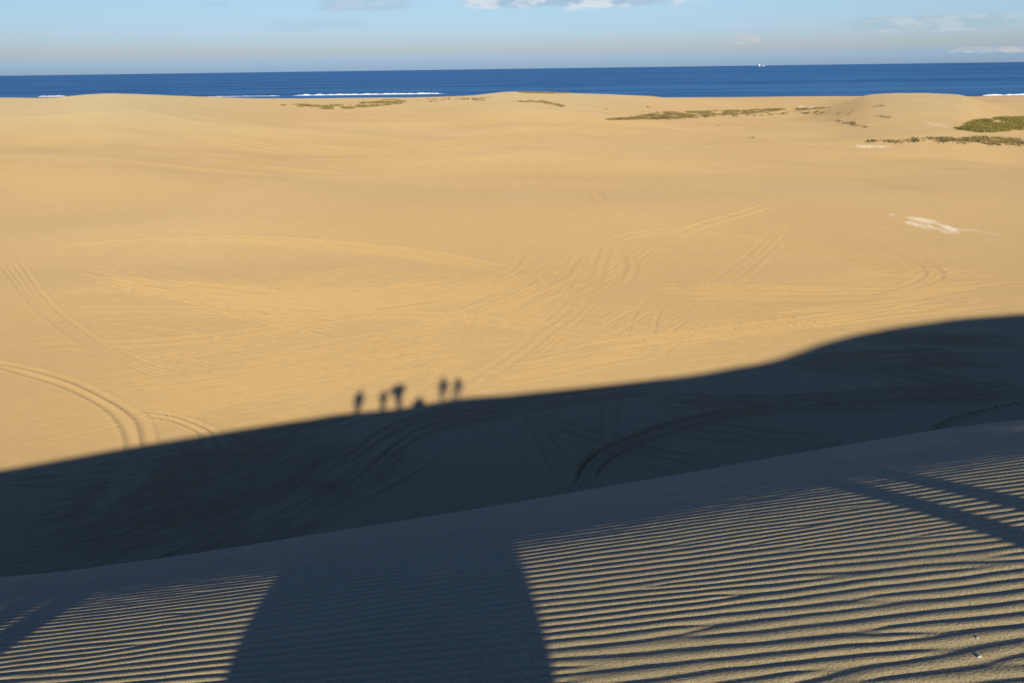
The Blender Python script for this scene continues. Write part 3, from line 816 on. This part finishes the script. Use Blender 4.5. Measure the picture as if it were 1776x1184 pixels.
def person(x_, y_, rz, label, J, coat, legs, height=1., bulk=.022, slim=1.):
    """J: joint positions for a figure 1.70 m tall, facing +y"""
    zz = float(ground(np.array([x_]), np.array([y_]))[0]) + EZ
    root = link('person', None, label=label, category='person', group='people standing on the dune crest')
    root.location = (x_, y_, zz); root.rotation_euler = (0, 0, rz); root.scale = (height,) * 3
    J = dict(J); c0, n0 = np.array(J['chest']), np.array(J['neck']); J['collar'] = tuple(c0 * .4 + n0 * .6)
    names = list(J.keys()); V_ = [J[k] for k in names]; ix = {k: n for n, k in enumerate(names)}
    Rr = dict(pelvis=(.11, .09), belly=(.105, .085), chest=(.12, .09), collar=(.062, .055), neck=.046, chin=(.058, .066), head=(.078, .092), crown=.055, nose=.014)
    E_ = [('pelvis', 'belly'), ('belly', 'chest'), ('chest', 'collar'), ('collar', 'neck'), ('neck', 'chin'), ('chin', 'head'), ('head', 'crown'), ('head', 'nose')]
    for s_ in 'LR':
        E_ += [('chest', 'sh' + s_), ('sh' + s_, 'el' + s_), ('el' + s_, 'wr' + s_), ('wr' + s_, 'pa' + s_),
               ('pelvis', 'hip' + s_), ('hip' + s_, 'kn' + s_), ('kn' + s_, 'an' + s_), ('an' + s_, 'to' + s_)]
        Rr.update({'sh' + s_: .062, 'el' + s_: .044, 'wr' + s_: .028, 'pa' + s_: (.036, .018), 'hip' + s_: .088, 'kn' + s_: .056 * slim, 'an' + s_: .036 * slim, 'to' + s_: (.042, .028)})
    # five fingers from each palm
    for s_ in 'LR':
        pw = np.array(J['pa' + s_]); d = pw - np.array(J['wr' + s_]); d = d / (np.linalg.norm(d) + 1e-9)
        side = np.cross(d, [0, 1, 0.2]); side /= np.linalg.norm(side) + 1e-9; cu = np.cross(side, d)
        for f_, (o_, l_) in enumerate([(-.034, .05), (-.018, .075), (-.004, .082), (.010, .076), (.024, .06)]):
            a = pw + side * o_ * 1.05 + d * (.02 if f_ else -.02); b = a + d * l_ * .5 + cu * .006 + (side * -.02 if f_ == 0 else 0); c = b + d * l_ * .4 + cu * .022
            ks_ = ['f%s%d%s' % (s_, f_, q_) for q_ in 'abc']
            for k_, p_, r_ in zip(ks_, (a, b, c), (.010, .009, .0075)):
                ix[k_] = len(V_); V_.append(tuple(p_)); names.append(k_); Rr[k_] = r_
            E_ += [('pa' + s_, ks_[0]), (ks_[0], ks_[1]), (ks_[1], ks_[2])]
    skinned('body', [tuple(map(float, v_)) for v_ in V_], [(ix[a], ix[b]) for a, b in E_], [Rr[n] for n in names], skin, root)

    Rr.update(pelvis=(.125, .10), belly=(.125, .10), chest=(.15, .11), collar=(.085, .075))

    def garment(nm, keys, edges, grow, mat):
        id2 = {k: n for n, k in enumerate(keys)}

        def g(r_): return tuple(q_ + grow for q_ in (r_ if isinstance(r_, tuple) else (r_, r_)))
        skinned(nm, [tuple(map(float, J[k])) for k in keys], [(id2[a], id2[b]) for a, b in edges], [g(Rr[k]) for k in keys], mat, root)
    garment('jacket', ['belly', 'pelvis', 'chest', 'collar', 'shL', 'shR', 'elL', 'elR', 'wrL', 'wrR'],
            [('belly', 'pelvis'), ('belly', 'chest'), ('chest', 'collar'), ('chest', 'shL'), ('chest', 'shR'), ('shL', 'elL'), ('shR', 'elR'), ('elL', 'wrL'), ('elR', 'wrR')], bulk, coat)
    Rr.update(pelvis=(.10, .085), belly=(.10, .08))
    garment('trousers', ['pelvis', 'belly', 'hipL', 'hipR', 'knL', 'knR', 'anL', 'anR'],
            [('pelvis', 'belly'), ('pelvis', 'hipL'), ('pelvis', 'hipR'), ('hipL', 'knL'), ('hipR', 'knR'), ('knL', 'anL'), ('knR', 'anR')], .006, legs)
    for s_ in 'LR':
        skinned('shoe', [J['an' + s_], J['to' + s_]], [(0, 1)], [(.046, .046), (.05, .036)], cloth['black_cloth'], root)
    h_ = np.array(J['head']); c_ = np.array(J['crown'])
    import bmesh
    bm = bmesh.new(); bmesh.ops.create_uvsphere(bm, u_segments=28, v_segments=18, radius=1)
    bmesh.ops.delete(bm, geom=[f for f in bm.faces if f.calc_center_median().z < (-.15 if f.calc_center_median().y > .35 else -.75 if f.calc_center_median().y < -.1 else -.45)], context='FACES')
    for v_ in bm.verts:
        k_ = 1 + .03 * math.sin(v_.co.x * 17 + v_.co.z * 9) * math.cos(v_.co.y * 13)
        v_.co = Vector((v_.co.x * .088 * k_, v_.co.y * .104 * k_, v_.co.z * .108 * k_))
    hm = bpy.data.meshes.new('hair'); bm.to_mesh(hm); bm.free()
    for f_ in hm.polygons: f_.use_smooth = True
    ho = link('hair', hm, hairm, root); ho.location = tuple(map(float, (h_ * .55 + c_ * .45) + (0, -.012, -.008)))
    return root


def standing(lean=0., spread=.10, arms='down', step=0., footx=0.):
    J = dict(pelvis=(0, 0, .93), belly=(lean * .3, 0, 1.08), chest=(lean * .7, 0, 1.30), neck=(lean, 0, 1.46), chin=(lean, .02, 1.53), head=(lean, .02, 1.60),
             crown=(lean, .01, 1.675), nose=(lean, .128, 1.585))
    for s_, m_ in (('L', -1), ('R', 1)):
        J['hip' + s_] = (m_ * .09, 0, .86); J['kn' + s_] = (m_ * (spread * .5 + .045) + footx * .5, .02 + m_ * step * .5, .47)
        J['an' + s_] = (m_ * spread + footx, m_ * step, .08); J['to' + s_] = (m_ * (spread + .02) + footx, .15 + m_ * step, .035)
        J['sh' + s_] = (lean * .9 + m_ * .18, 0, 1.38)
        if arms == 'down':
            J['el' + s_] = (lean * .7 + m_ * .22, -.02, 1.10); J['wr' + s_] = (lean * .5 + m_ * .21, .06, .86); J['pa' + s_] = (lean * .5 + m_ * .21, .08, .78)
        elif arms == 'camera':
            J['el' + s_] = (lean + m_ * .38, .10, 1.30 + m_ * .14); J['wr' + s_] = (lean + m_ * .11, .22, 1.50); J['pa' + s_] = (lean + m_ * .06, .24, 1.56)
        else:
            J['el' + s_] = (lean + m_ * .24, .0, 1.12); J['wr' + s_] = (lean + m_ * .06, .17, 1.14); J['pa' + s_] = (lean - m_ * .01, .19, 1.15)
    return J


def world_ut(u_, t_): return (u_ * PERP[0] + t_ * SH[0], u_ * PERP[1] + t_ * SH[1])


SR = -math.atan2(SH[0], SH[1])
pp = [(-3.0, -.3, 'person in a navy jacket whose shadow is the leftmost of the standing shadows', standing(0, .06, 'down'), 'navy_cloth', 'black_cloth', .95),
      (-1.8, -.35, 'short person whose faint shadow is second from the left', standing(0, .06, 'fold'), 'grey_cloth', 'denim', .86),
      (-1.06, -.4, 'person lifting a camera whose dark wide shadow is third from the left', standing(-.03, .045, 'camera', .05, .11), 'olive_cloth', 'denim', .98),
      (1.16, -.35, 'person whose upright shadow is just right of the low kneeling shadow', standing(.13, .061, 'down', .12, -.145), 'red_cloth', 'black_cloth', .96),
      (1.90, -.3, 'person leaning slightly whose shadow is the rightmost on the lit sand', standing(.16, .24, 'down', .15, -.30), 'beige_cloth', 'denim', .88)]
for u_, t_, lab, J, c1, c2, hh in pp:
    wx, wy = world_ut(u_, t_)
    person(wx, wy, SR, lab, J, cloth[c1], cloth[c2], hh, .10 if c1 == 'olive_cloth' else .022, .62 if c1 == 'red_cloth' else 1.)

# the kneeling photographer, just behind the lens
K = dict(pelvis=(-.06, -.56, .24), belly=(-.06, -.46, .33), chest=(-.05, -.33, .44), neck=(-.02, -.22, .54), chin=(0, -.17, .57), head=(0, -.16, .64), crown=(0, -.17, .71), nose=(.02, -.075, .61))
for s_, m_ in (('L', -1), ('R', 1)):
    K['hip' + s_] = (-.07 + m_ * .10, -.50, .20); K['kn' + s_] = (-.08 + m_ * .19, -.14, .10); K['an' + s_] = (-.08 + m_ * .13, -.58, .06); K['to' + s_] = (-.08 + m_ * .12, -.70, .03)
    K['sh' + s_] = (-.06 + m_ * .18, -.28, .50); K['el' + s_] = (-.085 + m_ * .20 + (-.03 if m_ < 0 else -.028), -.19, .26 if m_ < 0 else .275); K['wr' + s_] = (m_ * .085, -.09, .55); K['pa' + s_] = (m_ * .065, -.065, .61)
photographer = person(0, 0, SR, 'kneeling photographer whose low shadow sits between the standing ones', K, cloth['navy_cloth'], cloth['black_cloth'], bulk=.05)
del photographer['group']
camr = link('handheld_camera', None, label='black camera held at the eye by the kneeling photographer', category='camera')
camr.location = (0, 0, EZ)
link('camera_body', box_mesh('camera_body', [(0, -.062, 0, .125, .04, .075, .03), (0, -.062, .046, .045, .038, .03, .3)], bevel=.004), cam_black, camr)
import bmesh
bm = bmesh.new(); bmesh.ops.create_cone(bm, cap_ends=False, segments=32, radius1=.034, radius2=.03, depth=.036)
me = bpy.data.meshes.new('lens'); bm.to_mesh(me); bm.free()
lo = link('lens', me, cam_black, camr); lo.rotation_euler = (math.pi / 2, 0, 0); lo.location = (0, -.024, 0)

# ------------------------------------------------------------------ light
sc = bpy.context.scene
w = bpy.data.worlds.new('World'); sc.world = w; w.use_nodes = True
nt = w.node_tree; L = nt.links.new; bg = nt.nodes['Background']
sky = N(nt, 'ShaderNodeTexSky', sky_type='NISHITA'); sky.sun_disc = False
sun_az = math.atan2(-SH[0], -SH[1])       # compass bearing of the sun, clockwise from +Y
sky.sun_elevation = SEL; sky.sun_rotation = sun_az
sky.altitude = 30; sky.air_density = 1.0; sky.dust_density = .6; sky.ozone_density = 2.
SKYS = .07
bg.inputs[1].default_value = SKYS
# clouds by direction
tc = N(nt, 'ShaderNodeTexCoord'); sep = N(nt, 'ShaderNodeSeparateXYZ'); L(tc.outputs['Generated'], sep.inputs[0])
mp = N(nt, 'ShaderNodeMapping'); mp.inputs['Scale'].default_value = (9, 9, 75); L(tc.outputs['Generated'], mp.inputs[0])
cn = N(nt, 'ShaderNodeTexNoise', i_Scale=1., i_Detail=7., i_Roughness=.55); L(mp.outputs[0], cn.inputs['Vector'])


def mr(src, a, b, c=0., d=1., smooth=True):
    n = N(nt, 'ShaderNodeMapRange'); n.interpolation_type = 'SMOOTHSTEP' if smooth else 'LINEAR'
    n.inputs[1].default_value = a; n.inputs[2].default_value = b; n.inputs[3].default_value = c; n.inputs[4].default_value = d
    L(src, n.inputs[0]); return n.outputs[0]


def mul(a, b):
    n = N(nt, 'ShaderNodeMath', operation='MULTIPLY')
    for k, q_ in enumerate((a, b)):
        if isinstance(q_, float): n.inputs[k].default_value = q_
        else: L(q_, n.inputs[k])
    return n.outputs[0]


def mixc(f, a, colr):
    n = N(nt, 'ShaderNodeMix', data_type='RGBA'); L(f, n.inputs[0]) if not isinstance(f, float) else None
    if isinstance(f, float): n.inputs[0].default_value = f
    L(a, n.inputs[6]); n.inputs[7].default_value = (*colr, 1); return n.outputs[2]


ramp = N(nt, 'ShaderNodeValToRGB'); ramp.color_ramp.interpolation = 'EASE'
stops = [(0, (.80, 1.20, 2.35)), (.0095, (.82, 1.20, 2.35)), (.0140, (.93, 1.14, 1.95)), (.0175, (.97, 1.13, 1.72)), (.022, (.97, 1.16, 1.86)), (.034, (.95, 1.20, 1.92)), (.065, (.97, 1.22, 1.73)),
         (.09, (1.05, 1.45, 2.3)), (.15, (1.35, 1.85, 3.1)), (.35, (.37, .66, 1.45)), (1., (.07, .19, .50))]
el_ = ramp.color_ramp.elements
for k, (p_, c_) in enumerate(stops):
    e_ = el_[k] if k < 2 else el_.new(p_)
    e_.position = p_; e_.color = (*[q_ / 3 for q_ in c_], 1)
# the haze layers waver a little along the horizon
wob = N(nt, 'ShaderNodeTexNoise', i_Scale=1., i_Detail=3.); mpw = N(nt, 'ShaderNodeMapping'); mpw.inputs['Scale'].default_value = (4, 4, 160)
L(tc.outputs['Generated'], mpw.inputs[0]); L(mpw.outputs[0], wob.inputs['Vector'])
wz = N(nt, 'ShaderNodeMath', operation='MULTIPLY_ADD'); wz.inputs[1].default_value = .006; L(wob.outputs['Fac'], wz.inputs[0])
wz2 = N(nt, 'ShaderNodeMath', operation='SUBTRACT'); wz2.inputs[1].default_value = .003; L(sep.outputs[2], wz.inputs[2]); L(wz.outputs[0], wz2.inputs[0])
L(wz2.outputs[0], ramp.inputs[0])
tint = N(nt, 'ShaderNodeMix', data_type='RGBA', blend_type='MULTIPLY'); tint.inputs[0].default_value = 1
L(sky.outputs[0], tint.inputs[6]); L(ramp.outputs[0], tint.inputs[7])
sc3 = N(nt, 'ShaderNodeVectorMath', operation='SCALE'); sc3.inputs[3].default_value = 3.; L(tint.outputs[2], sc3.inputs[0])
azn = N(nt, 'ShaderNodeMath', operation='DIVIDE'); L(sep.outputs[0], azn.inputs[0]); L(sep.outputs[1], azn.inputs[1])
front = mr(sep.outputs[1], .05, .1)
c = sc3.outputs[0]


def cloud(px0, px1, py0, py1, cl, lo, hi, scale, sft=.3, op=.9):
    """a bank of cloud in one stretch of sky; azimuth and height of its ends taken from its position over the sea"""
    global c
    cxm, cym = (px0 + px1) / 2, (py0 + py1) / 2
    d0 = ray([px0, px1, cxm, cxm], [cym + (cxm - px0) * .0136, cym - (px1 - cxm) * .0136, py0, py1])
    a0, a1 = d0[0, 0] / d0[0, 1], d0[1, 0] / d0[1, 1]; z1, z0 = d0[2, 2], d0[3, 2]
    wa = (a1 - a0) * sft; wz_ = (z1 - z0) * sft
    m_ = mul(mul(mr(azn.outputs[0], a0, a0 + wa), mr(azn.outputs[0], a1 - wa, a1, 1., 0.)), mul(mr(sep.outputs[2], z0, z0 + wz_), mr(sep.outputs[2], z1 - wz_, z1, 1., 0.)))
    mp = N(nt, 'ShaderNodeMapping'); mp.inputs['Scale'].default_value = (scale, scale, scale * 3.2); mp.inputs['Location'].default_value = (px0 * .01, 0, py0 * .1)
    L(tc.outputs['Generated'], mp.inputs[0])
    n_ = N(nt, 'ShaderNodeTexNoise', i_Scale=1., i_Detail=8., i_Roughness=.6); L(mp.outputs[0], n_.inputs['Vector'])
    # threshold drops where the mask is full
    ad = N(nt, 'ShaderNodeMath', operation='MULTIPLY_ADD'); ad.inputs[1].default_value = .55; L(m_, ad.inputs[0]); L(n_.outputs['Fac'], ad.inputs[2])
    f_ = mul(mul(mr(ad.outputs[0], lo, hi), float(op)), mul(front, mr(m_, 0., .15)))
    # lit tops, grey blue bellies
    sh_ = mixc(mr(n_.outputs['Fac'], .40, .62), c, (0, 0, 0))
    mcol = N(nt, 'ShaderNodeMix', data_type='RGBA'); L(mr(n_.outputs['Fac'], .42, .60), mcol.inputs[0]); mcol.inputs[6].default_value = (*[q_ / SKYS for q_ in cl[0]], 1); mcol.inputs[7].default_value = (*[q_ / SKYS for q_ in cl[1]], 1)
    mx_ = N(nt, 'ShaderNodeMix', data_type='RGBA'); L(f_, mx_.inputs[0]); L(c, mx_.inputs[6]); L(mcol.outputs[2], mx_.inputs[7]); c = mx_.outputs[2]


GB, WH, WM = (.38, .52, .68), (.70, .75, .81), (.60, .60, .62)
cloud(720, 1260, -60, 26, (GB, WH), .60, .95, 26, sft=.3)
cloud(500, 760, -30, 32, (GB, (.47, .60, .72)), .72, 1.1, 30, op=.75)
cloud(400, 700, 22, 62, (GB, (.44, .58, .68)), .80, 1.2, 30, op=.5)
cloud(1370, 1860, 18, 62, ((.38, .52, .62), (.52, .62, .68)), .72, 1.1, 30, op=.75)
cloud(1262, 1330, 54, 80, ((.5, .56, .60), WM), .74, 1.1, 60, op=.8)
cloud(1610, 1860, 78, 94, ((.45, .52, .60), WM), .78, 1.1, 60, op=.7)
cloud(330, 420, 0, 18, (GB, (.45, .58, .70)), .92, 1.1, 40, op=.4)
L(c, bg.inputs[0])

sun = bpy.data.lights.new('sun', 'SUN'); sun.energy = 4.6; sun.angle = math.radians(.53); sun.color = (.98, .872, .645)
so = bpy.data.objects.new('sun', sun); col.objects.link(so)
so.rotation_euler = Vector(tuple(ANTI)).to_track_quat('-Z', 'Y').to_euler(); so.location = (0, -20, EZ + 20)

cam = bpy.data.cameras.new('camera'); cam.sensor_width = 36; cam.lens = F / 1776 * 36; cam.clip_start = .02; cam.clip_end = 120000
co = bpy.data.objects.new('camera', cam); col.objects.link(co)
from mathutils import Matrix
M = Matrix(((rgt[0], upv[0], -fwd[0], 0), (rgt[1], upv[1], -fwd[1], 0), (rgt[2], upv[2], -fwd[2], EZ), (0, 0, 0, 1)))
co.matrix_world = M
sc.camera = co
sc.view_settings.view_transform = 'Standard'; sc.view_settings.look = 'None'; sc.view_settings.gamma = 1; sc.view_settings.use_curve_mapping = False
sc.view_settings.exposure = 0.0
